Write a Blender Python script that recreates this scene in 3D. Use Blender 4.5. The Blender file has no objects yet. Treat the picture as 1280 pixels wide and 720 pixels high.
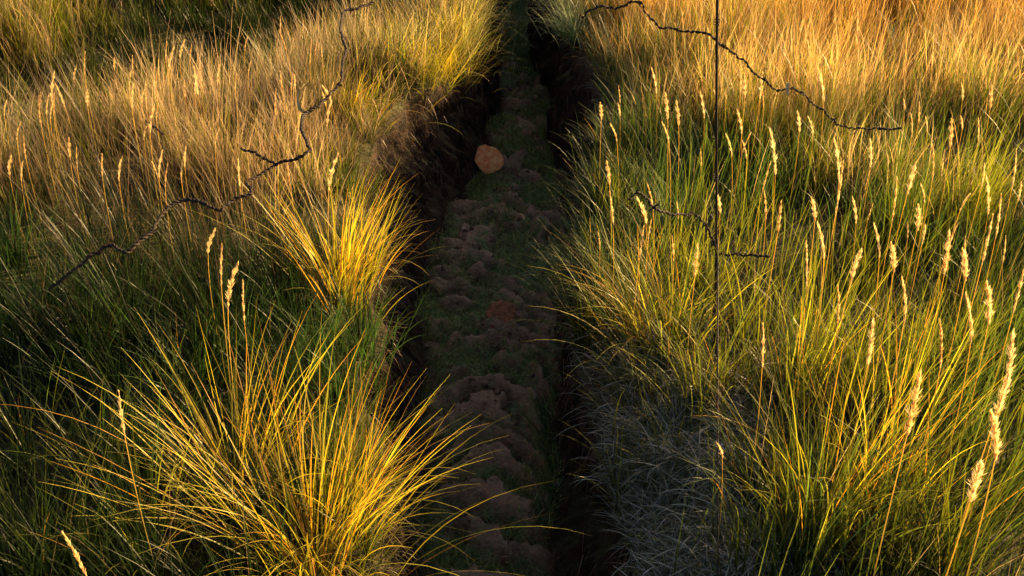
import bpy, math, numpy as np
from mathutils import Vector, Matrix
R = np.random.RandomState(7)
scene = bpy.context.scene
# ------------------------------------------------------------------ camera
H = 2.6; PITCH = math.radians(32); F = 1229.0
cam = bpy.data.cameras.new("camera"); camo = bpy.data.objects.new("camera", cam)
scene.collection.objects.link(camo)
camo.location = (0, 0, H); camo.rotation_euler = (math.pi/2-PITCH, 0, 0)
cam.sensor_width = 36; cam.lens = 36*F/1280; cam.clip_end = 2000; cam.clip_start = 0.05
scene.camera = camo
cp, sp = math.cos(PITCH), math.sin(PITCH)

def ray(u, v):
    dx = (u-640)/F; dy = (360-v)/F
    return np.array([dx, cp+dy*sp, -sp+dy*cp])
def at_z(u, v, z):
    d = ray(u, v); t = (z-H)/d[2]
    return np.array([0, 0, H])+d*t
def at_y(u, v, y):
    d = ray(u, v); t = y/d[1]
    return np.array([0, 0, H])+d*t

# ------------------------------------------------------------------ noise
def _h(ix, iy, s):
    n = np.sin(ix*127.1+iy*311.7+s*74.7)*43758.5453
    return n-np.floor(n)
def vn(x, y, s=0):
    x = np.asarray(x, float); y = np.asarray(y, float)
    ix = np.floor(x); iy = np.floor(y); fx = x-ix; fy = y-iy
    fx = fx*fx*(3-2*fx); fy = fy*fy*(3-2*fy)
    a = _h(ix, iy, s); b = _h(ix+1, iy, s); c = _h(ix, iy+1, s); d = _h(ix+1, iy+1, s)
    return (a*(1-fx)+b*fx)*(1-fy)+(c*(1-fx)+d*fx)*fy
def fbm(x, y, s=0, o=4):
    r = 0; a = .5; t = 0
    for i in range(o):
        r = r+a*vn(x, y, s+i*3.1); t += a; x = np.asarray(x)*2.03+5.1; y = np.asarray(y)*2.03+1.7; a *= .5
    return r/t
def sstep(a, b, x):
    t = np.clip((x-a)/(b-a), 0, 1); return t*t*(3-2*t)

# ------------------------------------------------------------------ terrain
LY = [-50, 2.0, 2.7, 3.85, 4.6, 5.25, 5.7, 6.2, 6.9, 7.4, 8.0, 9.0, 10.5, 13, 18, 400]
LX = [-.45, -.45, -.52, -.66, -.76, -.88, -.94, -.82, -.58, -.48, -.38, -.32, -.28, -.2, -.2, -.2]
RY = [-50, 2.4, 3.2, 3.8, 4.65, 5.3, 6.0, 7.2, 7.9, 9, 10, 12, 18, 400]
RX = [.42, .42, .41, .34, .32, .46, .72, .68, .58, .40, .26, .2, .3, .3]
def lipL(y): return np.interp(y, LY, LX)+(fbm(np.asarray(y)*2.6, 0*np.asarray(y), 11)-.5)*.22
def lipR(y): return np.interp(y, RY, RX)+(fbm(np.asarray(y)*2.6, 0*np.asarray(y), 23)-.5)*.22
def footL(y): return .16+.18*np.exp(-((np.asarray(y)-5.8)/.9)**2)
def footR(y): return .04+.14*sstep(3.9, 3.3, y)+.20*sstep(5, 6, y)*sstep(9.2, 7.6, y)
gx0, gy0, gx1, gy1 = -3.1, 5.57, -1.43, 8.0
gl = math.hypot(gx1-gx0, gy1-gy0); gnx, gny = -(gy1-gy0)/gl, (gx1-gx0)/gl
def gully(x, y): return (x-gx0)*gnx+(y-gy0)*gny
def barepatch(x, y): return np.exp(-(((x-.66)/.27)**2+((y-2.85)/.7)**2))
def bank(x, y):
    x = np.asarray(x, float); y = np.asarray(y, float)
    z = (fbm(x*.8, y*.8, 3)-.5)*.30+(fbm(x*3, y*3, 5)-.5)*.10
    d = gully(x, y)
    near = np.exp(-((y-7)/9)**2)
    lw_ = near*sstep(-.6, -1.4, x)
    z = z+.14*np.exp(-((d+.75)/.5)**2)*lw_
    z = z-.42*np.exp(-((d-.8)/.60)**2)*lw_+.22*sstep(1.4, 2.6, d)*lw_
    eR = x-lipR(y); eL = lipL(y)-x
    z = z-.10*np.exp(-np.clip(eR, 0, 9)/.35)*(x > 0)*sstep(4.6, 3.2, y)
    z = z+(fbm(x*9, y*9, 15)-.5)*.24*barepatch(x, y)
    z = z-.14*np.exp(-np.clip(eR, 0, 9)/.2)*(x > 0)*sstep(5.6, 4.6, y)
    z = z-.08*np.exp(-np.clip(eL, 0, 9)/.15)*(x < 0)
    z = z+.20*np.exp(-((eL-.32)/.35)**2)*(x < 0)*np.exp(-((y-6.9)/1.8)**2)
    z = z+.0025*np.clip(y-12, 0, 60)**1.3
    return z
def ridge(x, y):
    c = (lipL(y)+lipR(y))/2; q = (x-c)
    ph = (y+1.8*q*q+.35*q+.46*(fbm(x*1.7, y*1.7, 41)-.5)+.20*(fbm(x*6, y*6, 47)-.5)+.10*np.sin(y*1.3))/.24
    f = ph-np.floor(ph)
    rid = np.where(f < .78, f/.78, (1-f)/.22)**1.2
    amp = .30+.85*sstep(.38, .58, fbm(x*3.0, y*3.0, 43))
    return np.clip(rid*amp, 0, 1.1)
def floor_z(x, y):
    x = np.asarray(x, float); y = np.asarray(y, float)
    c = (lipL(y)+footL(y)+lipR(y)-footR(y))/2; q = (x-c)
    return -.96+.25*sstep(8.8, 11.8, y)+ridge(x, y)*.105+(fbm(x*2, y*2, 31)-.5)*.12+(fbm(x*9, y*9, 33)-.5)*.08+(fbm(x*26, y*26, 35, 3)-.5)*.03+.6*np.clip(np.abs(q)-.16,0,1)**2

def axis():
    ys = [-60, -30, -15, -8, -4, -2, -1, -.3, .3, .8, 1.2]
    y = 1.5
    while y < 12.5: ys.append(y); y += .013
    st = .03
    while y < 500: ys.append(y); st *= 1.12; y += st
    return np.array(ys)
ys = axis()
s = [0.0]; st = .02
while s[-1] < 450:
    s.append(s[-1]+st)
    st = min(st*1.02, .06) if s[-1] < 6 else st*1.15
s = np.array(s); nw = 40; nf = 76
L = lipL(ys); Rr = lipR(ys); FL = footL(ys); FR = footR(ys)
X = []; Y = []; Z = []; RG = []; WL = []
zero = np.zeros_like(ys); one = zero+1
def push(x, z, r, w): X.append(x); Y.append(ys); Z.append(z); RG.append(r); WL.append(w)
for d in s[::-1]:
    x = L-d; push(x, bank(x, ys), zero, one*.95)  # bank soil darkened: shade between the tufts is put into its colour
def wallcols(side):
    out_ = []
    lip = L if side < 0 else Rr; ft = FL if side < 0 else FR
    zt = bank(lip+side*.001, ys)
    for k in range(1, nw):
        t = k/nw
        foot = lip-side*ft
        zb = floor_z(foot, ys)
        zz = zt*(1-t)+zb*t
        und = side*.12*math.sin(t*math.pi)
        n = (fbm(ys*4+7, zz*3+side*9, 51)-.5)*.28+(fbm(ys*16, zz*6+side*9, 53)-.5)*.18
        env = math.sin(min(1, t*2.5)*math.pi/2)*math.sin(min(1, (1-t)*3)*math.pi/2)
        out_.append((lip-side*ft*t**1.1+und*.6+side*n*env, zz))
    return out_
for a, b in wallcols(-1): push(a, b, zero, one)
for k in range(nf+1):
    t = k/nf; x = (L+FL)*(1-t)+(Rr-FR)*t
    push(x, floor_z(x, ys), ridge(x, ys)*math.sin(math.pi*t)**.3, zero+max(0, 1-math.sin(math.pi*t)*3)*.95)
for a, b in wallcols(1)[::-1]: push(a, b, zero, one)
for d in s:
    x = Rr+d; push(x, bank(x, ys), zero, .95-.60*barepatch(x, ys))
X = np.array(X); Y = np.array(Y); Z = np.array(Z); RG = np.array(RG); WL = np.array(WL)
far = sstep(16, 30, Y)
Z = np.where(Z < -.2, Z*(1-far), Z)

def make_mesh(name, V, Fq, col=None, smooth=False):
    me = bpy.data.meshes.new(name)
    V = np.ascontiguousarray(V, dtype=np.float32); Fq = np.ascontiguousarray(Fq, dtype=np.int32)
    me.vertices.add(len(V)); me.vertices.foreach_set("co", V.ravel())
    me.loops.add(Fq.size); me.loops.foreach_set("vertex_index", Fq.ravel())
    me.polygons.add(len(Fq)); me.polygons.foreach_set("loop_start", np.arange(0, Fq.size, Fq.shape[1], dtype=np.int32))
    if smooth: me.polygons.foreach_set("use_smooth", np.ones(len(Fq), dtype=bool))
    me.update(calc_edges=True)
    if col is not None:
        a = me.color_attributes.new("Col", 'FLOAT_COLOR', 'POINT')
        c = np.ones((len(V), 4), dtype=np.float32); c[:, :3] = np.clip(col, 0, 1)
        a.data.foreach_set("color", c.ravel())
    return me
def add(name, me, mat=None, parent=None, **kw):
    o = bpy.data.objects.new(name, me); scene.collection.objects.link(o)
    if mat and me is not None and not me.materials: me.materials.append(mat)
    if parent: o.parent = parent
    for k, v in kw.items(): o[k] = v
    return o

# ------------------------------------------------------------------ materials
def newmat(n):
    m = bpy.data.materials.new(n); m.use_nodes = True; nt = m.node_tree
    for x in list(nt.nodes): nt.nodes.remove(x)
    return m, nt, nt.nodes, nt.links
def grass_material(name, trans=.5):
    m, nt, N, K = newmat(name)
    out = N.new('ShaderNodeOutputMaterial'); at = N.new('ShaderNodeAttribute'); at.attribute_name = "Col"
    p = N.new('ShaderNodeBsdfPrincipled'); p.inputs['Roughness'].default_value = .42
    p.inputs['Specular IOR Level'].default_value = .4
    t = N.new('ShaderNodeBsdfTranslucent'); mx = N.new('ShaderNodeMixShader'); mx.inputs[0].default_value = trans
    hs = N.new('ShaderNodeHueSaturation'); hs.inputs['Saturation'].default_value = 1.1; hs.inputs['Value'].default_value = 1.6
    K.new(at.outputs['Color'], p.inputs['Base Color']); K.new(at.outputs['Color'], hs.inputs['Color'])
    K.new(hs.outputs[0], t.inputs['Color'])
    K.new(p.outputs[0], mx.inputs[1]); K.new(t.outputs[0], mx.inputs[2]); K.new(mx.outputs[0], out.inputs[0])
    return m
M_grass = grass_material("grass_blades")
M_seed = grass_material("seed_heads", .5)
M_thatch = grass_material("dry_thatch", .15)

m, nt, N, K = newmat("earth"); M_earth = m
out = N.new('ShaderNodeOutputMaterial'); p = N.new('ShaderNodeBsdfPrincipled'); p.inputs['Roughness'].default_value = .8
p.inputs['Specular IOR Level'].default_value = .3
g = N.new('ShaderNodeNewGeometry')
n1 = N.new('ShaderNodeTexNoise'); n1.inputs['Scale'].default_value = 9; n1.inputs['Detail'].default_value = 8; n1.inputs['Roughness'].default_value = .75
n2 = N.new('ShaderNodeTexNoise'); n2.inputs['Scale'].default_value = 3.5; n2.inputs['Detail'].default_value = 8; n2.inputs['Roughness'].default_value = .72
n3 = N.new('ShaderNodeTexNoise'); n3.inputs['Scale'].default_value = 45; n3.inputs['Detail'].default_value = 6
for n in (n1, n2, n3): K.new(g.outputs['Position'], n.inputs['Vector'])
cr = N.new('ShaderNodeValToRGB'); e = cr.color_ramp.elements
e[0].position = .42; e[0].color = (.030, .019, .013, 1); e[1].position = .86; e[1].color = (.50, .32, .21, 1)
at = N.new('ShaderNodeAttribute'); at.attribute_name = "Col"
sp_ = N.new('ShaderNodeSeparateColor'); K.new(at.outputs['Color'], sp_.inputs[0])
rm = N.new('ShaderNodeMath'); rm.operation = 'MULTIPLY_ADD'; rm.inputs[1].default_value = .36; K.new(sp_.outputs[0], rm.inputs[0]); K.new(n1.outputs[0], rm.inputs[2])
K.new(rm.outputs[0], cr.inputs[0])
cr2 = N.new('ShaderNodeValToRGB'); e = cr2.color_ramp.elements
e[0].position = .38; e[0].color = (0, 0, 0, 1); e[1].position = .49; e[1].color = (1, 1, 1, 1)
ms = N.new('ShaderNodeMath'); ms.operation = 'MULTIPLY_ADD'; ms.inputs[1].default_value = -.15; K.new(sp_.outputs[0], ms.inputs[0]); K.new(n2.outputs[0], ms.inputs[2])
K.new(ms.outputs[0], cr2.inputs[0])
sx = N.new('ShaderNodeSeparateXYZ'); K.new(g.outputs['Normal'], sx.inputs[0])
mr = N.new('ShaderNodeMapRange'); mr.inputs[1].default_value = .4; mr.inputs[2].default_value = .75
K.new(sx.outputs[2], mr.inputs[0])
mu = N.new('ShaderNodeMath'); mu.operation = 'MULTIPLY'; K.new(cr2.outputs[0], mu.inputs[0]); K.new(mr.outputs[0], mu.inputs[1])
mix = N.new('ShaderNodeMix'); mix.data_type = 'RGBA'; K.new(mu.outputs[0], mix.inputs[0])
K.new(cr.outputs[0], mix.inputs[6])
mg = N.new('ShaderNodeMix'); mg.data_type = 'RGBA'; K.new(n3.outputs[0], mg.inputs[0]); mg.inputs[6].default_value = (.10, .14, .04, 1); mg.inputs[7].default_value = (.30, .35, .16, 1)
K.new(mg.outputs[2], mix.inputs[7])
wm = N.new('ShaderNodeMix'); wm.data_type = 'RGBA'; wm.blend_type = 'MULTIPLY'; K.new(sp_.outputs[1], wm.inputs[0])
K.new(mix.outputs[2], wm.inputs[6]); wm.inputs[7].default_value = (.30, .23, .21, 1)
K.new(wm.outputs[2], p.inputs['Base Color'])
ad = N.new('ShaderNodeMath'); ad.operation = 'ADD'; K.new(n1.outputs[0], ad.inputs[0]); K.new(n3.outputs[0], ad.inputs[1])
b = N.new('ShaderNodeBump'); b.inputs['Strength'].default_value = .9; b.inputs['Distance'].default_value = .04
K.new(ad.outputs[0], b.inputs['Height']); K.new(b.outputs[0], p.inputs['Normal']); K.new(p.outputs[0], out.inputs[0])

def simple(name, c1, c2, scale, rough=.7, metal=0, bump=.4):
    m, nt, N, K = newmat(name)
    out = N.new('ShaderNodeOutputMaterial'); p = N.new('ShaderNodeBsdfPrincipled')
    p.inputs['Roughness'].default_value = rough; p.inputs['Metallic'].default_value = metal
    tc = N.new('ShaderNodeTexCoord'); n = N.new('ShaderNodeTexNoise'); n.inputs['Scale'].default_value = scale; n.inputs['Detail'].default_value = 8
    n.inputs['Roughness'].default_value = .65
    K.new(tc.outputs['Object'], n.inputs['Vector'])
    r = N.new('ShaderNodeValToRGB'); r.color_ramp.elements[0].position = .35; r.color_ramp.elements[1].position = .68
    r.color_ramp.elements[0].color = (*c1, 1); r.color_ramp.elements[1].color = (*c2, 1)
    K.new(n.outputs[0], r.inputs[0]); K.new(r.outputs[0], p.inputs['Base Color'])
    b = N.new('ShaderNodeBump'); b.inputs['Strength'].default_value = bump; b.inputs['Distance'].default_value = .01
    K.new(n.outputs[0], b.inputs['Height']); K.new(b.outputs[0], p.inputs['Normal']); K.new(p.outputs[0], out.inputs[0])
    return m
M_rust = simple("rusty_iron", (.008, .006, .004), (.035, .015, .008), 40, .8)
M_stone1 = simple("orange_stone", (.85, .16, .05), (1.0, .60, .26), 30, .8, bump=1)
M_stone2 = simple("brown_stone", (.16, .065, .035), (.50, .18, .085), 30, .85, bump=1)
M_leaf = simple("dry_leaf", (.40, .30, .14), (.70, .58, .32), 30, .7, bump=.3)
M_clod = simple("clod_earth", (.05, .032, .022), (.32, .20, .13), 30, .9, bump=1)

nc, nr = X.shape
V = np.stack([X, Y, Z], -1).reshape(-1, 3)
i, j = np.meshgrid(np.arange(nc-1), np.arange(nr-1), indexing='ij')
a = (i*nr+j).ravel(); Fq = np.stack([a, a+nr, a+nr+1, a+1], 1)
gcol = np.stack([RG.ravel(), WL.ravel(), RG.ravel()*0], 1)
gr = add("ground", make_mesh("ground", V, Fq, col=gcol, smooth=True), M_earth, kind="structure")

# ------------------------------------------------------------------ blades
class Acc:
    def __init__(s): s.V = []; s.F = []; s.C = []; s.n = 0
    def put(s, V, F, C): s.V.append(V); s.F.append(F+s.n); s.C.append(C); s.n += len(V)
    def mesh(s, name): return make_mesh(name, np.concatenate(s.V), np.concatenate(s.F), np.concatenate(s.C))
def blades(acc, P, Ln, az, th0, th1, w, cb, ct, seg=4, twist=.5, cp_=1.0):
    n = len(P)
    if n == 0: return
    pos = np.array(P, float); step = Ln/seg
    wa = az+math.pi/2+(R.rand(n)-.5)*2*twist
    wd = np.stack([np.cos(wa), np.sin(wa), np.zeros(n)], 1)
    prof = [1-.94*(k/seg)**1.6 for k in range(seg+1)]
    Vs = np.empty((n, seg+1, 2, 3)); Cs = np.empty((n, seg+1, 2, 3))
    kink = (R.rand(n)-.5)*.5
    for k in range(seg+1):
        t = k/seg
        hw = (w*prof[k]/2)[:, None]*wd
        Vs[:, k, 0] = pos-hw; Vs[:, k, 1] = pos+hw
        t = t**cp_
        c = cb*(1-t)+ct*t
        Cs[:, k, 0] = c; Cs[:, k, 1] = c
        th = th0+(th1-th0)*((k+.5)/seg)**1.3
        a2 = az+kink*t
        pos = pos+np.stack([np.cos(a2)*np.sin(th), np.sin(a2)*np.sin(th), np.cos(th)], 1)*step[:, None]
    b0 = np.arange(n)[:, None]*(2*(seg+1))
    k = np.arange(seg)[None, :]*2
    q = b0+k
    Fq = np.stack([q, q+1, q+3, q+2], -1).reshape(-1, 4)
    acc.put(Vs.reshape(-1, 3), Fq, Cs.reshape(-1, 3))

GREEN = np.array([.050, .100, .024]); YG = np.array([.36, .35, .045]); GOLD = np.array([.97, .66, .11])
STRAW = np.array([.97, .75, .38]); PINK = np.array([.88, .60, .37]); ORANGE = np.array([.94, .50, .11])
def lerp(a, b, t): return a*(1-t)+b*t

# meadow: clumps
acc = Acc()
def inview(x, y, mx=1.18, ext=.5):
    t = np.sqrt(y*y+H*H); return (np.abs(x) < (t*.52*mx+ext))
NCL = 9800
cy = 1.4+(12.2-1.4)*R.rand(NCL*2)**.85; cx = (R.rand(NCL*2)-.5)*2*6.6
ok = inview(cx, cy) & ((cx > lipR(cy)+.02) | (cx < lipL(cy)-.02))
cx = cx[ok]; cy = cy[ok]
size = R.rand(len(cx))**2.6
dens = sstep(.38, .58, fbm(cx*2.3, cy*2.3, 61))
nb = (24*(.38+.92*dens))*(.36+1.75*size)*np.where(cy < 4.5, np.where(cx < 0, .70, .52), 1.0)
bare = barepatch(cx, cy)
nb = (nb*(1-.85*bare)).astype(int)
idx = np.repeat(np.arange(len(cx)), nb); n = len(idx)
# every clump leans its own way
cla = R.rand(len(cx))*6.283; cls = .55*R.rand(len(cx))
rad = .03+.05*size[idx]+.03*(1-dens[idx]); aa = R.rand(n)*2*math.pi; rr = np.abs(R.randn(n))*rad
x = cx[idx]+np.cos(aa)*rr; y = cy[idx]+np.sin(aa)*rr
keep = (x > lipR(y)+.0) | (x < lipL(y)-.0); idx = idx[keep]; x = x[keep]; y = y[keep]; aa = aa[keep]; rr = rr[keep]; n = len(x)
z = bank(x, y)-.01
hf = fbm(cx*1.1, cy*1.1, 71)
hc = (.13+.14*sstep(.3, .7, hf)+.40*size+.10*dens)*(.75+.4*R.rand(len(cx)))
left = cx < 0
eL = lipL(cy)-cx; eR = cx-lipR(cy)
hc = hc*np.where(left, .88, 1.05)
hc = hc*(1-.25*np.exp(-np.where(left, eL, eR)/.15))
hc = hc*(1-.6*bare)
hc = hc*np.where(left, 1-.6*np.exp(-((cy-5.3)/1.1)**2)*np.exp(-eL/.25), 1)
hc = hc*np.where(left, 1-.4*np.exp(-((cy-3.3)/.9)**2)*np.exp(-eL/.2), 1)
hc = hc*np.where(~left, 1-.6*np.exp(-((cy-6.2)/1.3)**2)*np.exp(-np.clip(eR, 0, 9)/.3), 1)
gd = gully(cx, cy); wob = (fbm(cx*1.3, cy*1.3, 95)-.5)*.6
gully_shade = np.exp(-((gd+wob-.75)/.95)**4)*(cx < -.9)  # band mask: shade of the hollow painted as short dark green grass
hc = hc*(1-.60*gully_shade)
dry = np.where(left, sstep(3.7, 4.9, cy+(fbm(cx*.9, cy*.9, 81)-.5))*.95, sstep(4.3, 6.6, cy+(fbm(cx*.9, cy*.9, 81)-.5)*1.8)*.94)+(fbm(cx*1.6, cy*1.6, 85)-.5)*.95
dry = dry-np.where(left, .6*np.exp(-np.clip(eL, 0, 9)/.35), .45*np.exp(-np.clip(eR, 0, 9)/.5))-1.8*gully_shade
dry = dry-.45*sstep(1.5, 2.0, gd)*left
dry = np.clip(dry, .02, .95)
cc = R.rand(len(cx))
isdry = R.rand(n) < dry[idx]*.9
L_ = hc[idx]*(.50+.70*R.rand(n))*np.where(isdry, 1.12, 1)
az = np.where(R.rand(n) < cls[idx], cla[idx]+R.randn(n)*.4, aa+R.randn(n)*.6)
eb = np.where(x < 0, lipL(y)-x, x-lipR(y)); hang = (R.rand(n) < .6*np.exp(-eb/.10))
az = np.where(hang, np.where(x < 0, 0, math.pi)+R.randn(n)*.6, az)
th0 = .04+.24*R.rand(n)+hang*.3*R.rand(n); th1 = th0+.12+R.rand(n)**1.9*1.05+hang*R.rand(n)*.9
w = np.where(isdry, .0035, .0056)*(.6+.8*R.rand(n))*(1+.07*np.clip(y-4, 0, 8))
warm = np.clip(cc[idx]*.7+R.rand(n)*.5-.40+.5*sstep(.42, .62, fbm(x*.8, y*.8, 77)), 0, 1)
lowleft_shade = (x < -.7)*sstep(5.0, 4.0, y)  # near left corner mask: shade painted into the blade colour
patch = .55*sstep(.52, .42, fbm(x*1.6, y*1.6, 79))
warm = np.clip(warm*(1-.99*gully_shade[idx])*(1-.9*lowleft_shade)+.25*sstep(1.7, 2.3, gd)[idx]*(x < 0), 0, 1)
dk = (1-.90*gully_shade[idx])*(1-.60*lowleft_shade)*(1-patch)*1.06  # painted shade of gully and near left, plus random darker patches
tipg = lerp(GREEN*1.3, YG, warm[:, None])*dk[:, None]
dm = R.rand(n)[:, None]
dr = np.clip(dm*.5+.5*sstep(5.5, 8.5, y)[:, None], 0, 1)  # more orange with distance: low-sun glow painted into right-bank dry tips
tipd = np.where((x < 0)[:, None], lerp(STRAW, PINK, dm), lerp(STRAW, ORANGE, dr))
tipd = tipd*(.42+.78*R.rand(n))[:, None]*dk[:, None]
ct = np.where(isdry[:, None], tipd, tipg); cb = np.where(isdry[:, None], tipd*.06, GREEN*.10)  # near-black bases: shade inside the grass painted into the blades
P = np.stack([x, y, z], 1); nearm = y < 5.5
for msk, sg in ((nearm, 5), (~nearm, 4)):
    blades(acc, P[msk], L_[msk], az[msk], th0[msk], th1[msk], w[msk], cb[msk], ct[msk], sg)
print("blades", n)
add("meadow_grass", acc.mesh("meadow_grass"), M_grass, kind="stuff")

# litter & thatch
acc = Acc()
n = 9000
y = 1.6+R.rand(n)**1.1*9.5; side = R.rand(n) < .5
off = np.abs(R.randn(n))*.14+np.where(side & (y < 3.9), .06, 0)
x = np.where(side, lipR(y)+off-.01, lipL(y)-off+.01)
z = np.where(side, bank(np.maximum(x, lipR(y)+.002), y), bank(np.minimum(x, lipL(y)-.002), y))
az = np.where(side, math.pi, 0)+R.randn(n)*1.2
L_ = .04+.15*R.rand(n)**1.5
c = lerp(np.array([.22, .16, .08]), np.array([.05, .09, .02]), R.rand(n)[:, None])
blades(acc, np.stack([x, y, z], 1), L_, az, .5+.8*R.rand(n), 1.5+1.4*R.rand(n), .0036*(.6+.8*R.rand(n)), c*.5, c, 4)
n = 8500
x = .68+R.randn(n)*.24; y = 2.85+R.randn(n)*.70
k = (x > lipR(y)+.01) & (y > 1.5); x = x[k]; y = y[k]; n = len(x)
ha = _h(np.round(x/.13), np.round(y/.13), 9)
z = bank(x, y)+.005
az = math.pi+(ha-.5)*4.0+R.randn(n)*1.0
c = lerp(np.array([.92, .87, .76]), np.array([.06, .07, .04]), np.clip(R.rand(n)*.8+ha*.4, 0, 1)[:, None]**.65)
blades(acc, np.stack([x, y, z], 1), .04+.19*R.rand(n)**1.6, az, .4+1.1*R.rand(n), 1.4+1.2*R.rand(n), .0052*(.4+1.0*R.rand(n)), c*.35, c, 5, 1.2)
add("dry_thatch", acc.mesh("dry_thatch"), M_thatch, kind="stuff")

# roots on the walls
acc = Acc()
n = 1900
y = 1.8+R.rand(n)*9; side = R.rand(n) < .4; tz = R.rand(n)**1.6
x = np.where(side, lipR(y)-.01-footR(y)*tz, lipL(y)+.01+footL(y)*tz)
z = np.where(side, bank(lipR(y)+.002, y), bank(lipL(y)-.002, y))*(1-tz)-.72*tz
az = np.where(side, math.pi, 0)+R.randn(n)*1.0
c = lerp(np.array([.22, .14, .09]), np.array([.03, .02, .012]), R.rand(n)[:, None])
blades(acc, np.stack([x, y, z], 1), .05+.16*R.rand(n), az, 2.3+.4*R.rand(n), 2.9+.3*R.rand(n), .003*(.5+R.rand(n)), c, c, 4)
add("hanging_roots", acc.mesh("hanging_roots"), M_thatch, kind="stuff")

# trench-floor moss and weeds
acc = Acc()
n = 75000
y = 2+R.rand(n)*10; q = R.rand(n)
xl = lipL(y)+footL(y); xr = lipR(y)-footR(y)
x = xl+(xr-xl)*q
rg = ridge(x, y)
den = fbm(x*3.2, y*3.2, 91)-.34*(rg-.38)
k = R.rand(n) < sstep(.44, .56, den+.16*q-.07)*(.8)
x = x[k]; y = y[k]; n = len(x); z = floor_z(x, y)
L_ = .008+.07*R.rand(n)**2.0
c = lerp(np.array([.13, .22, .06]), np.array([.62, .72, .28]), R.rand(n)[:, None]**1.5)
blades(acc, np.stack([x, y, z], 1), L_, R.rand(n)*6.28, .2+.5*R.rand(n), .8+1*R.rand(n), .0058*(.6+.9*R.rand(n)), c*.5, c, 3, 1.5)
n = 6000
y = 2+R.rand(n)*8.5; sd = R.rand(n) < .6
xl = lipL(y)+footL(y); xr = lipR(y)-footR(y); o_ = np.abs(R.randn(n))*.06+.01
x = np.where(sd, xr-o_, xl+o_); k = R.rand(n) < sstep(.42, .6, fbm(x*2, y*2.2, 97)); x = x[k]; y = y[k]; sd = sd[k]; n = len(x)
z = floor_z(x, y); c = lerp(GREEN*1.8, np.array([.44, .52, .18]), R.rand(n)[:, None])
blades(acc, np.stack([x, y, z], 1), .06+.16*R.rand(n)**1.5, np.where(sd, math.pi, 0)+R.randn(n)*.9, .1+.4*R.rand(n), .7+1*R.rand(n), .005*(.6+.9*R.rand(n)), c*.4, c, 4)
n = 5000
y = 8.9+R.rand(n)*3.8; q = R.rand(n); xl = lipL(y)+footL(y); xr = lipR(y)-footR(y); x = xl+(xr-xl)*q
k = R.rand(n) < sstep(9.2, 11.4, y)*sstep(.1, .7, q); x = x[k]; y = y[k]; n = len(x); z = floor_z(x, y)
c = lerp(GREEN*2, np.array([.60, .66, .36]), R.rand(n)[:, None])
blades(acc, np.stack([x, y, z], 1), .08+.26*R.rand(n), R.rand(n)*6.28, .1+.3*R.rand(n), .5+.9*R.rand(n), .009*(.6+.9*R.rand(n)), c*.4, c, 4)
add("moss", acc.mesh("moss"), M_grass, kind="stuff")
acc = Acc()
n = 1800
y = 2+R.rand(n)*8; q = R.rand(n); xl = lipL(y)+footL(y); xr = lipR(y)-footR(y); x = xl+(xr-xl)*q; z = floor_z(x, y)+.012
c = lerp(np.array([.50, .36, .18]), np.array([.10, .07, .04]), R.rand(n)[:, None])
blades(acc, np.stack([x, y, z], 1), .03+.10*R.rand(n)**2, R.rand(n)*6.28, 1.35+.2*R.rand(n), 1.5+.2*R.rand(n), .004*(.5+R.rand(n)), c, c, 3, 1.5)
add("straw_litter", acc.mesh("straw_litter"), M_thatch, kind="stuff")
n = 1300
oct_ = np.array([[1,0,0],[-1,0,0],[0,1,0],[0,-1,0],[0,0,1],[0,0,-1]], float)
of = np.array([[0,2,4],[2,1,4],[1,3,4],[3,0,4],[2,0,5],[1,2,5],[3,1,5],[0,3,5]])
y = 2+R.rand(n)*8; q = R.rand(n)**np.where(R.rand(n) < .7, 2.2, .45); xl = lipL(y)+footL(y); xr = lipR(y)-footR(y); x = xl+(xr-xl)*q
z = floor_z(x, y); rs_ = .005+.020*R.rand(n)**2.5
Vc = oct_[None]*rs_[:, None, None]*(.6+.7*R.rand(n, 6, 1))+(R.rand(n, 6, 3)-.5)*rs_[:, None, None]*.7+np.stack([x, y, z+rs_*.3], 1)[:, None]
Fc = (of[None]+6*np.arange(n)[:, None, None]).reshape(-1, 3)
add("soil_crumbs", make_mesh("soil_crumbs", Vc.reshape(-1, 3), Fc), M_clod, kind="stuff")

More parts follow.
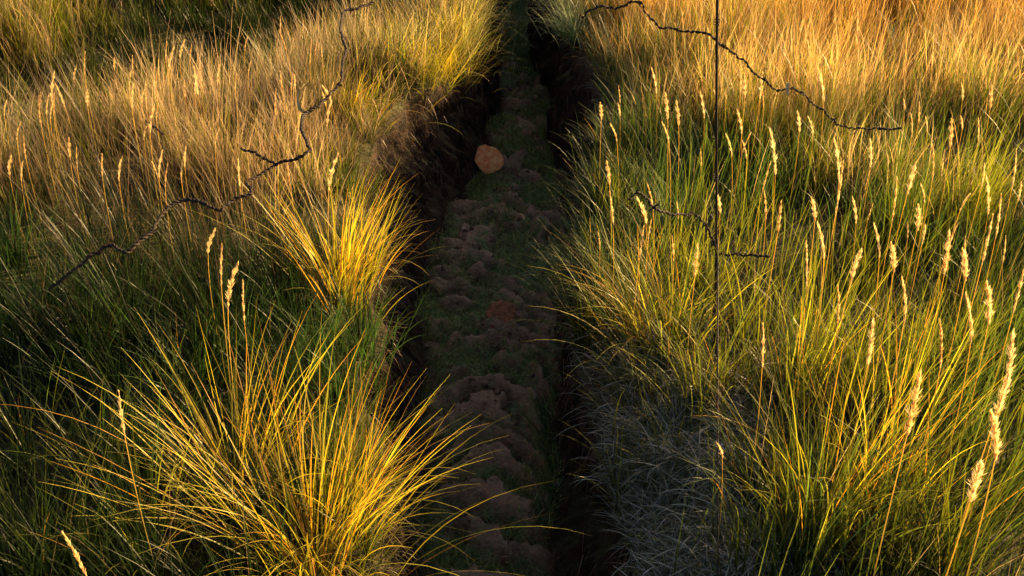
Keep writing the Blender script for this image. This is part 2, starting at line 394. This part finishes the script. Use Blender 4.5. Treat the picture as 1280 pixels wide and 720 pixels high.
# ------------------------------------------------------------------ tussocks
def tussock(u, v, hgt, rad, n, pal, label, spread=1.0, bias=None, wid=.0072, lift=0.0):
    p = at_z(u, v, 0.0)
    for _ in range(6): p = at_z(u, v, float(bank(p[0], p[1])))
    if p[0] < 0 and p[0] > lipL(p[1])-.02: p[0] = float(lipL(p[1]))-.02
    if p[0] > 0 and p[0] < lipR(p[1])+.02: p[0] = float(lipR(p[1]))+.02
    p[2] = float(bank(p[0], p[1]))
    acc = Acc()
    a = R.rand(n)*6.283; r = np.abs(R.randn(n))*rad
    lx = np.cos(a)*r; ly = np.sin(a)*r
    lz = bank(p[0]+lx, p[1]+ly)-p[2]-.01
    lz = np.maximum(lz, -.15)
    az = a+R.randn(n)*.45
    if bias is not None:
        az = np.where(R.rand(n) < .4, bias+R.randn(n)*.7, az)
    th0 = (.05+.30*R.rand(n)+r/rad*.12)*spread; th1 = th0+(.15+1.1*R.rand(n)**1.5)*spread
    L_ = hgt*(.40+.70*R.rand(n)**.8)
    m = R.rand(n)[:, None]; base, tip1, tip2, red = pal
    ct = lerp(tip1, tip2, m)*(.36+.95*R.rand(n))[:, None]
    dead = R.rand(n) < red
    ct = np.where(dead[:, None], ORANGE*(.6+.5*R.rand(n))[:, None], ct)
    cb = np.where(dead[:, None], ct*.5, base)
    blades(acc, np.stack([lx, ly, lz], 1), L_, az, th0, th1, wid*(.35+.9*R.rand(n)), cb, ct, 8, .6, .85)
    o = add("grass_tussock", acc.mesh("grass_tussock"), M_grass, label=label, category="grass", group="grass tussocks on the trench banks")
    o.location = p
    return o
PG = (GREEN*.6+ORANGE*.05, YG*2.0, GOLD, .14)
PY = (GREEN*.6, YG*1.35, GOLD, .06)
PS = (GREEN*.6, YG*1.0+GREEN, STRAW*.9+YG*.35, .03)
PW = (GREEN*1.5, np.array([.45, .52, .25]), np.array([.75, .78, .48]), 0)
PM = (GREEN*.4, GREEN*1.9, YG*1.3+GOLD*.25, .08)
PN = (GREEN*.30, GREEN*1.4, YG*.6, .03)
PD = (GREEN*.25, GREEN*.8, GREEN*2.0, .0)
PGG = (GREEN*.5, np.array([.11, .16, .07]), np.array([.32, .38, .18]), .03)
gold = "golden tussock of long arching grass blades on trench bank"
yel = "yellow-green grass tussock overhanging the earth trench edge"
grn = "green tussock of long upright grass on the bank"
tussock(395, 718, .84, .13, 240, PG, "large golden orange tussock with arching blades beside trench", 1.25, None, .0072)
tussock(300, 625, .76, .12, 140, PG, gold, 1.0, None, .0070)
tussock(440, 655, .60, .07, 100, PG, gold, 1.4, 0.1, .0070)
tussock(190, 700, .56, .10, 60, PM, gold, .9)
tussock(428, 385, .74, .06, 170, PG, "bright yellow tussock with stiff blades leaning over the trench", .85, .4, .0078)
tussock(455, 350, .52, .05, 100, PG, gold, 1.4, .2)
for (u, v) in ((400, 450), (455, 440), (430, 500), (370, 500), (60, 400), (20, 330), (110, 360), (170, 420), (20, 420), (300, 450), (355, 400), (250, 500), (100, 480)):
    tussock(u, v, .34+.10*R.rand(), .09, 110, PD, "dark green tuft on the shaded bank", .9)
k_ = 0
for (u, v, h) in ((560, 95, .42), (585, 80, .40), (530, 100, .44), (592, 55, .42), (560, 55, .44), (490, 115, .44), (440, 145, .42), (594, 30, .42), (430, 240, .30), (520, 70, .44), (490, 60, .42), (450, 90, .42), (410, 60, .4), (540, 20, .42), (500, 20, .4)):
    tussock(u, v, h, .13, 250, (PY if k_ % 2 == 0 else PS) if h > .35 else PN, yel, 1.45, -.5, .0065); k_ += 1
for (u, v, h) in ((762, 70, .34), (790, 112, .28), (745, 40, .36), (730, 25, .36)):
    tussock(u, v, h, .09, 200, PGG, "soft grey-green tussock beside the trench edge", 1.1, 3.3, .007)
for (u, v, h) in ((700, 30, .42), (712, 8, .46), (690, -5, .42), (720, 45, .34)):
    tussock(u, v, h, .12, 260, PW, "pale grey-green tussock spilling over the trench rim", 1.5, 3.3, .007)
for (u, v, h) in ((770, 190, .30), (755, 260, .30), (740, 310, .32), (800, 240, .32), (830, 300, .34), (725, 350, .28), (760, 350, .32), (750, 400, .32)):
    tussock(u, v, h, .10, 190, PGG, "short muted grey-green tuft on the trench bank", 1.15, 3.1, .006)
tussock(835, 440, .74, .09, 160, PM, "golden green tussock with blades sprawling over the trench", 1.15, 2.7)
tussock(800, 425, .62, .08, 120, PG, "golden green tussock with blades sprawling over the trench", 1.4, 2.9, .006)
tussock(880, 500, .55, .09, 120, PM, grn, 1.0, 2.7)
tussock(1020, 685, .84, .10, 180, PM, "tall green tussock of long arching blades on the bank", .8)
tussock(1100, 640, .80, .10, 100, PG, gold, .75, None, .006)
tussock(940, 620, .52, .08, 70, PN, grn, 1.1, 2.8)
tussock(1180, 700, .70, .10, 90, PN, grn, .8)
tussock(1250, 640, .66, .10, 80, PN, grn, .8)
tussock(1130, 540, .68, .10, 110, PN, grn, .75)
tussock(990, 500, .66, .10, 120, PM, grn, .75)
tussock(1220, 500, .62, .10, 100, PN, grn, .75)
tussock(60, 715, .56, .10, 70, PN, grn, .9)
tussock(130, 600, .48, .10, 60, PN, grn, .9)
tussock(40, 560, .44, .10, 60, PN, grn, .9)
tussock(210, 500, .42, .09, 70, PN, grn, .9)
tussock(795, 480, .28, .07, 120, PGG, "small green tuft on the shaded trench lip", 1.3, 3.1, .005)
tussock(825, 550, .24, .06, 60, PGG, "small green tuft on the shaded trench lip", 1.3, 3.1, .005)

# ------------------------------------------------------------------ seed stalks
def stalk_variant(i):
    rs = np.random.RandomState(100+i)
    hgt = .86; lean = .01+.07*rs.rand(); bend = .04+.15*rs.rand()
    T = np.linspace(0, 1, 15)
    th = lean+bend*T**3
    d = np.stack([np.sin(th), 0.02*np.sin(T*5+i), np.cos(th)], 1)*(hgt/14)
    pts = np.vstack([[0, 0, 0], np.cumsum(d, 0)[:-1]])
    V = []; C = []; Fq = []
    for k, p in enumerate(pts):
        r = .0022*(1-.5*k/14)
        for q in range(4):
            a = q*math.pi/2; V.append([p[0]+r*math.cos(a), p[1]+r*math.sin(a), p[2]])
            C.append(lerp(np.array([.14, .18, .05]), np.array([.80, .60, .22]), k/14))
    for k in range(14):
        for q in range(4): Fq.append([k*4+q, k*4+(q+1) % 4, (k+1)*4+(q+1) % 4, (k+1)*4+q])
    stem = make_mesh("stalk_stem", np.array(V), np.array(Fq), np.array(C)); stem.materials.append(M_grass)
    feather = i % 3 == 0
    hl = .12+.11*rs.rand(); hr = (.013 if feather else .0056)+.003*rs.rand()
    axis_d = d[-1]/np.linalg.norm(d[-1]); V = []; C = []; Fq = []
    droop = .2+1.2*rs.rand(); pale = rs.rand()
    for k in range(360 if feather else 300):
        t = rs.rand(); a = rs.rand()*6.283
        c0 = pts[-1]+axis_d*(t-.15)*hl+np.array([droop*.03*t*t, 0, -.008*t*t])
        rr_ = hr*math.sin(math.pi*min(1, (t*.85+.12)))**.7*(.25+.75*rs.rand())*(.75+.35*math.sin(t*22+i))
        o = np.array([math.cos(a), math.sin(a), 0])
        side = np.array([-math.sin(a), math.cos(a), 0])*.0009*(1+rs.rand())
        ln = .010+.016*rs.rand(); up = axis_d*ln+o*rr_*1.2
        b0 = c0+o*rr_*.3
        i0 = len(V)
        V += [b0, b0+up*.5+side, b0+up, b0+up*.5-side]
        cl = lerp(np.array([.94, .78, .44]), lerp(np.array([.80, .52, .18]), np.array([.92, .80, .48]), pale), rs.rand()); C += [cl*.5, cl*.9, cl, cl*.9]
        Fq.append([i0, i0+1, i0+2, i0+3])
    head = make_mesh("seed_head", np.array(V), np.array(Fq), np.array(C)); head.materials.append(M_seed)
    return stem, head, pts[-1]+axis_d*hl*.35
VAR = [stalk_variant(i) for i in range(14)]
def stalk(u, v, sc, label="dry grass stalk with golden seed head rising from meadow", vi=None):
    if vi is None: vi = R.randint(14)
    stem, head, tip = VAR[vi]
    a = (math.pi if u > 640 else 0)+R.randn()*.9; tip = np.array(tip)*sc
    ox = math.cos(a)*tip[0]-math.sin(a)*tip[1]; oy = math.sin(a)*tip[0]+math.cos(a)*tip[1]
    zg = 0.0
    for _ in range(8):
        p = at_z(u, v, zg+tip[2]); bx, by = p[0]-ox, p[1]-oy; zg = float(bank(bx, by))
    if lipL(by)+.0 < bx < lipR(by): return
    e = add("grass_stalk", None, label=label, category="grass", group="seed-headed grass stalks in the meadow")
    e.location = (bx, by, zg-.01); e.rotation_euler = (0, 0, a); e.scale = (sc,)*3
    add("stem", stem, parent=e); add("seed_head", head, parent=e)
heads = [(770,165,.75),(835,165,.8),(815,245,.75),(1050,235,.95),(970,190,.9),(975,270,.95),(1190,165,.85),(1235,300,.95),(1185,315,.95),
 (1217,400,1.0),(1135,375,.95),(1070,325,.9),(955,430,.85),(1168,205,.85),(958,255,.8),
 (870,330,.8),(1265,455,1.0),(840,330,.75),(1120,250,.85),(1100,300,.85),(1010,330,.85),(1020,260,.8),(930,180,.75),(900,250,.75),
 (1205,250,.85),(1270,210,.85),(1150,140,.75),(1090,190,.75),(1000,150,.75),(880,130,.7),(1240,120,.75),(955,120,.7),(820,100,.65),(1050,380,.85),
 (1180,430,.9),(1090,430,.85),(1275,360,.9),(1230,220,.8),(1050,200,.85),(1140,220,.9),(1150,270,.9),(1210,330,.95),(1250,270,.9),(1030,300,.9),
 (1240,380,1.0),(1120,320,.9)]
for (u, v, sc) in heads: stalk(u, v, sc)
for (u, v, sc, vi) in [(1143,505,1.1,0),(1250,545,1.1,3),(1222,595,1.1,6),(1255,490,1.05,9),(903,560,.7,1)]:
    stalk(u, v, sc, "tall dry grass stalk with large feathery golden plume", vi)
for _ in range(55): stalk(R.randint(740, 1290), R.randint(15, 320), .50+.35*R.rand())
for (u, v, sc) in [(160,105,.8),(40,110,.8),(62,105,.75),(285,355,.9),(303,375,.85),(150,515,.9),(95,690,.9),(412,215,.85),(20,150,.7),(230,110,.65),(350,30,.6),(310,80,.6),(260,300,.7),(275,330,.85),(355,50,.65),(225,60,.65)]:
    stalk(u, v, sc)
for _ in range(60): stalk(R.randint(0, 420), R.randint(50, 220), .52+.2*R.rand())

# ------------------------------------------------------------------ stones
import bmesh
def stone(u, v, r, mat, label, tilt, sq=1.0, up=.6, rz=.3):
    p = at_z(u, v, -.7)
    for _ in range(5): p = at_z(u, v, float(floor_z(p[0], p[1]))+r*up)
    bm = bmesh.new(); bmesh.ops.create_uvsphere(bm, u_segments=72, v_segments=36, radius=1)
    for vv in bm.verts:
        c = vv.co; a = math.atan2(c.y, c.x)
        f = 1+.04*math.sin(a*2+u)+.04*math.sin(a*3+u)+.03*math.sin(a*5+v)+.18*(float(fbm(math.cos(a)*2.2+7, math.sin(a)*2.2+7, u))-.5)
        zz = math.copysign(abs(c.z)**.6, c.z)
        nn = float(fbm(c.x*3+9, c.y*3+9, u))-.5
        vv.co = Vector((c.x*r*f, c.y*r*f*sq, zz*r*.13+nn*r*.16))
    me = bpy.data.meshes.new("stone"); bm.to_mesh(me); bm.free()
    for pl in me.polygons: pl.use_smooth = True
    o = add("stone", me, mat, label=label, category="stone")
    o.location = p; o.rotation_euler = (math.radians(tilt), math.radians(6), rz)
stone(611, 199, .118, M_stone1, "flat round rust-orange stone propped on the trench floor", 40, 1.15, 1.0)
stone(627, 394, .104, M_stone2, "flat round dull brown stone half sunk in the trench floor", 32, 1.0, .78, -.2)

# ------------------------------------------------------------------ stake and wires
def tube(pts, r, name, closed=False, ns=6):
    pts = np.array(pts, float); n = len(pts); V = []; Fq = []
    tg = np.gradient(pts, axis=0); tg /= np.linalg.norm(tg, axis=1)[:, None]
    up = np.array([0, 0, 1.0])
    if abs(tg[0][2]) > .9: up = np.array([0, 1.0, 0])
    for k in range(n):
        t = tg[k]; up = up-t*np.dot(up, t); up /= np.linalg.norm(up); sd = np.cross(t, up)
        rk = r[k] if hasattr(r, '__len__') else r
        for q in range(ns):
            a = q*2*math.pi/ns; V.append(pts[k]+rk*(math.cos(a)*up+math.sin(a)*sd))
    for k in range(n-1):
        for q in range(ns): Fq.append([k*ns+q, k*ns+(q+1) % ns, (k+1)*ns+(q+1) % ns, (k+1)*ns+q])
    return np.array(V), np.array(Fq)
def smooth_path(P, m=14, tens=1.0):
    P = np.array(P, float); out = []
    Q = np.vstack([2*P[0]-P[1], P, 2*P[-1]-P[-2]])
    for k in range(1, len(Q)-2):
        for t in np.linspace(0, 1, m, endpoint=False):
            a, b, c, d = Q[k-1], Q[k], Q[k+1], Q[k+2]
            sm = .5*((2*b)+(-a+c)*t+(2*a-5*b+4*c-d)*t*t+(-a+3*b-3*c+d)*t**3)
            out.append(sm*tens+(b*(1-t)+c*t)*(1-tens))
    out.append(P[-1]); return np.array(out)
def wire(P, label, rw=.0035, barbs=8, seed=1, jit=.010):
    rs = np.random.RandomState(seed)
    P = np.array(P); c = smooth_path(P, 6, .45)
    c = c+(rs.rand(*c.shape)-.5)*jit
    L = np.r_[0, np.cumsum(np.linalg.norm(np.diff(c, axis=0), axis=1))]
    n = int(L[-1]/.006); sL = np.linspace(0, L[-1], n)
    c = np.stack([np.interp(sL, L, c[:, k]) for k in range(3)], 1)
    tg = np.gradient(c, axis=0); tg /= np.linalg.norm(tg, axis=1)[:, None]
    up = np.array([.1, .2, 1.0]); A = Acc(); U = []
    for k in range(n):
        up = up-tg[k]*np.dot(up, tg[k]); up /= np.linalg.norm(up); U.append(up.copy())
    U = np.array(U); S = np.cross(tg, U); ph = sL/.05*2*math.pi
    rr = rw*(.8+.5*np.interp(sL, np.linspace(0, L[-1], 30), rs.rand(30)))
    org = c[0].copy()
    for sgn in (0, math.pi):
        pp = c+(np.cos(ph+sgn)[:, None]*U+np.sin(ph+sgn)[:, None]*S)*rw*.85
        v, f = tube(pp-org, rr, "w", ns=5); A.put(v, f, np.zeros((len(v), 3))+.05)
    e = add("barbed_wire", None, label=label, category="wire"); e.location = org
    add("strand", A.mesh("strand"), M_rust, parent=e)
    for b in range(barbs):
        k = int((b+.5+.3*(rs.rand()-.5))/barbs*(n-1)); A = Acc()
        tt = np.linspace(0, 1, 18)
        coil = c[k]+tg[k]*((tt-.5)*.014)[:, None]+(np.cos(tt*12.5)[:, None]*U[k]+np.sin(tt*12.5)[:, None]*S[k])*rw*2.1
        v, f = tube(coil-org, .0016, "c", ns=4); A.put(v, f, np.zeros((len(v), 3))+.05)
        for q in range(2):
            a = rs.rand()*3.14+q*1.3; dr = math.cos(a)*U[k]+math.sin(a)*S[k]+tg[k]*.3*(q-.5)
            pp = np.array([c[k]+dr*x for x in np.linspace(-.03, .03, 5)])
            v, f = tube(pp-org, [.0006, .0022, .0026, .0022, .0006], "p", ns=4); A.put(v, f, np.zeros((len(v), 3))+.05)
        add("barb", A.mesh("barb"), M_rust, parent=e)
lw = [(62,362,.54),(95,335,.60),(128,310,.64),(140,306,.65),(158,316,.66),(178,300,.68),(190,290,.69),(207,262,.72),(228,250,.73),(250,252,.74),(275,263,.75),(290,250,.76),(316,240,.77),(310,228,.77),(345,205,.79),
      (372,198,.81),(388,188,.83),(380,170,.85),(377,152,.87),(385,140,.87),(397,133,.88),(408,122,.90),(426,104,.93),(428,85,.96),(433,62,1.0),(426,40,1.03),(431,14,1.06),(448,10,1.06),(466,4,1.06)]
wire([at_z(u, v, z) for u, v, z in lw], "rusty dark barbed wire sagging in kinks over the grass", .0046, 9, 3)
wire([at_z(u, v, z) for u, v, z in [(300,186,.80),(318,190,.80),(330,198,.79),(347,206,.79)]], "short rusty barbed wire spur twisted onto a longer wire", .0036, 1, 4)
yb = 3.9
rw_ = [(728,22),(738,12),(752,8),(772,11),(785,4),(800,2),(810,20),(824,34),(840,36),(860,40),(880,40),(898,52),(915,66),(930,76),(945,94),(958,102),(972,113),(990,110),(1003,116),(1015,130),(1030,138),(1045,155),(1060,160),(1080,161),(1126,161)]
wire([at_y(u, v, yb+.0006*abs(u-897)) for u, v in rw_], "rusty broken barbed wire twisted around a thin iron stake", .0030, 8, 5)
base = at_z(897, 420, 0); zb = float(bank(base[0], base[1])); base[2] = zb-.1
top = at_y(897, -45, base[1])
ys_ = base[1]
rw2 = [(785,250),(800,240),(820,262),(845,268),(868,268),(885,285),(894,312),(897,316),(905,318),(930,318),(962,322)]
wire([at_y(u, v, ys_-.05-.0026*abs(u-897)) for u, v in rw2], "short loose end of rusty barbed wire caught on stake", .0034, 3, 8)
wire([at_z(u, v, z) for u, v, z in [(183,150,.50),(192,158,.51),(204,168,.52)]], "short rusty wire end poking out of the grass", .0032, 1, 9)
pts = smooth_path([base, base*.6+top*.4+np.array([.004, 0, 0]), base*.3+top*.7, top], 10)
o = base.copy(); V_, F_ = tube(pts-o, .0054, "s", ns=10)
st_ = add("metal_stake", None, label="thin dark rusty iron stake standing in the grass", category="stake"); st_.location = o
add("rod", make_mesh("rod", V_, F_, smooth=True), M_rust, parent=st_)
for zf in (.52, .88):
    c = base*(1-zf)+top*zf
    tt = np.linspace(0, 1, 40); ring = np.stack([np.cos(tt*18)*.010, np.sin(tt*18)*.010, (tt-.5)*.03], 1)+c-o
    v, f = tube(ring, .002, "t", ns=5); add("wire_tie", make_mesh("wire_tie", v, f), M_rust, parent=st_)
a0 = at_y(897, 300, ys_-.01); a1 = at_z(897, 735, 0)
for _ in range(4):
    zz = float(bank(a1[0], a1[1])); a1 = at_z(897, 735, zz+.12)
br = smooth_path([a0, a0*.66+a1*.34, a0*.33+a1*.67, a1, a1+np.array([0, -.06, -.14])], 10)
v, f = tube(br-a1, .0042, "b", ns=6)
o_ = add("brace_wire", None, label="thin dark straight wire bracing the stake to the ground", category="wire"); o_.location = a1
add("strand", make_mesh("brace_strand", v, f, smooth=True), M_rust, parent=o_)
def curl(p, r, rot, label, turns=1.0):
    n = 40; V = []; Fq = []
    for k in range(n+1):
        t = k/n; a = t*2*math.pi*turns; ww = r*.20*(1-.8*abs(2*t-1)**2)
        c = np.array([math.cos(a)*r*.5, math.sin(a)*r, .15*r*t])
        V += [c+np.array([0, 0, -ww]), c+np.array([0, 0, ww])]
    for k in range(n): Fq.append([2*k, 2*k+1, 2*k+3, 2*k+2])
    o = add("dry_leaf", make_mesh("dry_leaf", np.array(V), np.array(Fq), smooth=True), M_leaf, label=label, category="leaf")
    o.location = p; o.rotation_euler = rot
curl(at_z(383, 124, .90), .085, (.55, .5, .2), "thin pale curled dry leaf looped over barbed wire", .9)
curl(at_y(985, 112, 3.92), .03, (1.2, .6, .8), "small curled pale dry leaf caught on the barbed wire", .8)

# ------------------------------------------------------------------ light
SUN_EL = 18; SUN_AZ = 60
w = bpy.data.worlds.new("World"); scene.world = w; w.use_nodes = True
nt = w.node_tree; bg = nt.nodes['Background']; sk = nt.nodes.new('ShaderNodeTexSky'); sk.sky_type = 'NISHITA'; sk.sun_disc = False
sk.sun_elevation = math.radians(SUN_EL); sk.sun_rotation = math.radians(SUN_AZ); sk.dust_density = 4
nt.links.new(sk.outputs[0], bg.inputs[0]); bg.inputs[1].default_value = .155
sun = bpy.data.lights.new("sun", 'SUN'); so = bpy.data.objects.new("sun", sun); scene.collection.objects.link(so)
sun.energy = 17; sun.angle = math.radians(.6); sun.color = (1, .65, .28)
d = Vector((math.sin(math.radians(SUN_AZ))*math.cos(math.radians(SUN_EL)), math.cos(math.radians(SUN_AZ))*math.cos(math.radians(SUN_EL)), math.sin(math.radians(SUN_EL))))
so.rotation_euler = d.to_track_quat('Z', 'Y').to_euler(); so.location = d*20
scene.view_settings.view_transform = 'Standard'; scene.view_settings.look = 'None'; scene.view_settings.exposure = 0
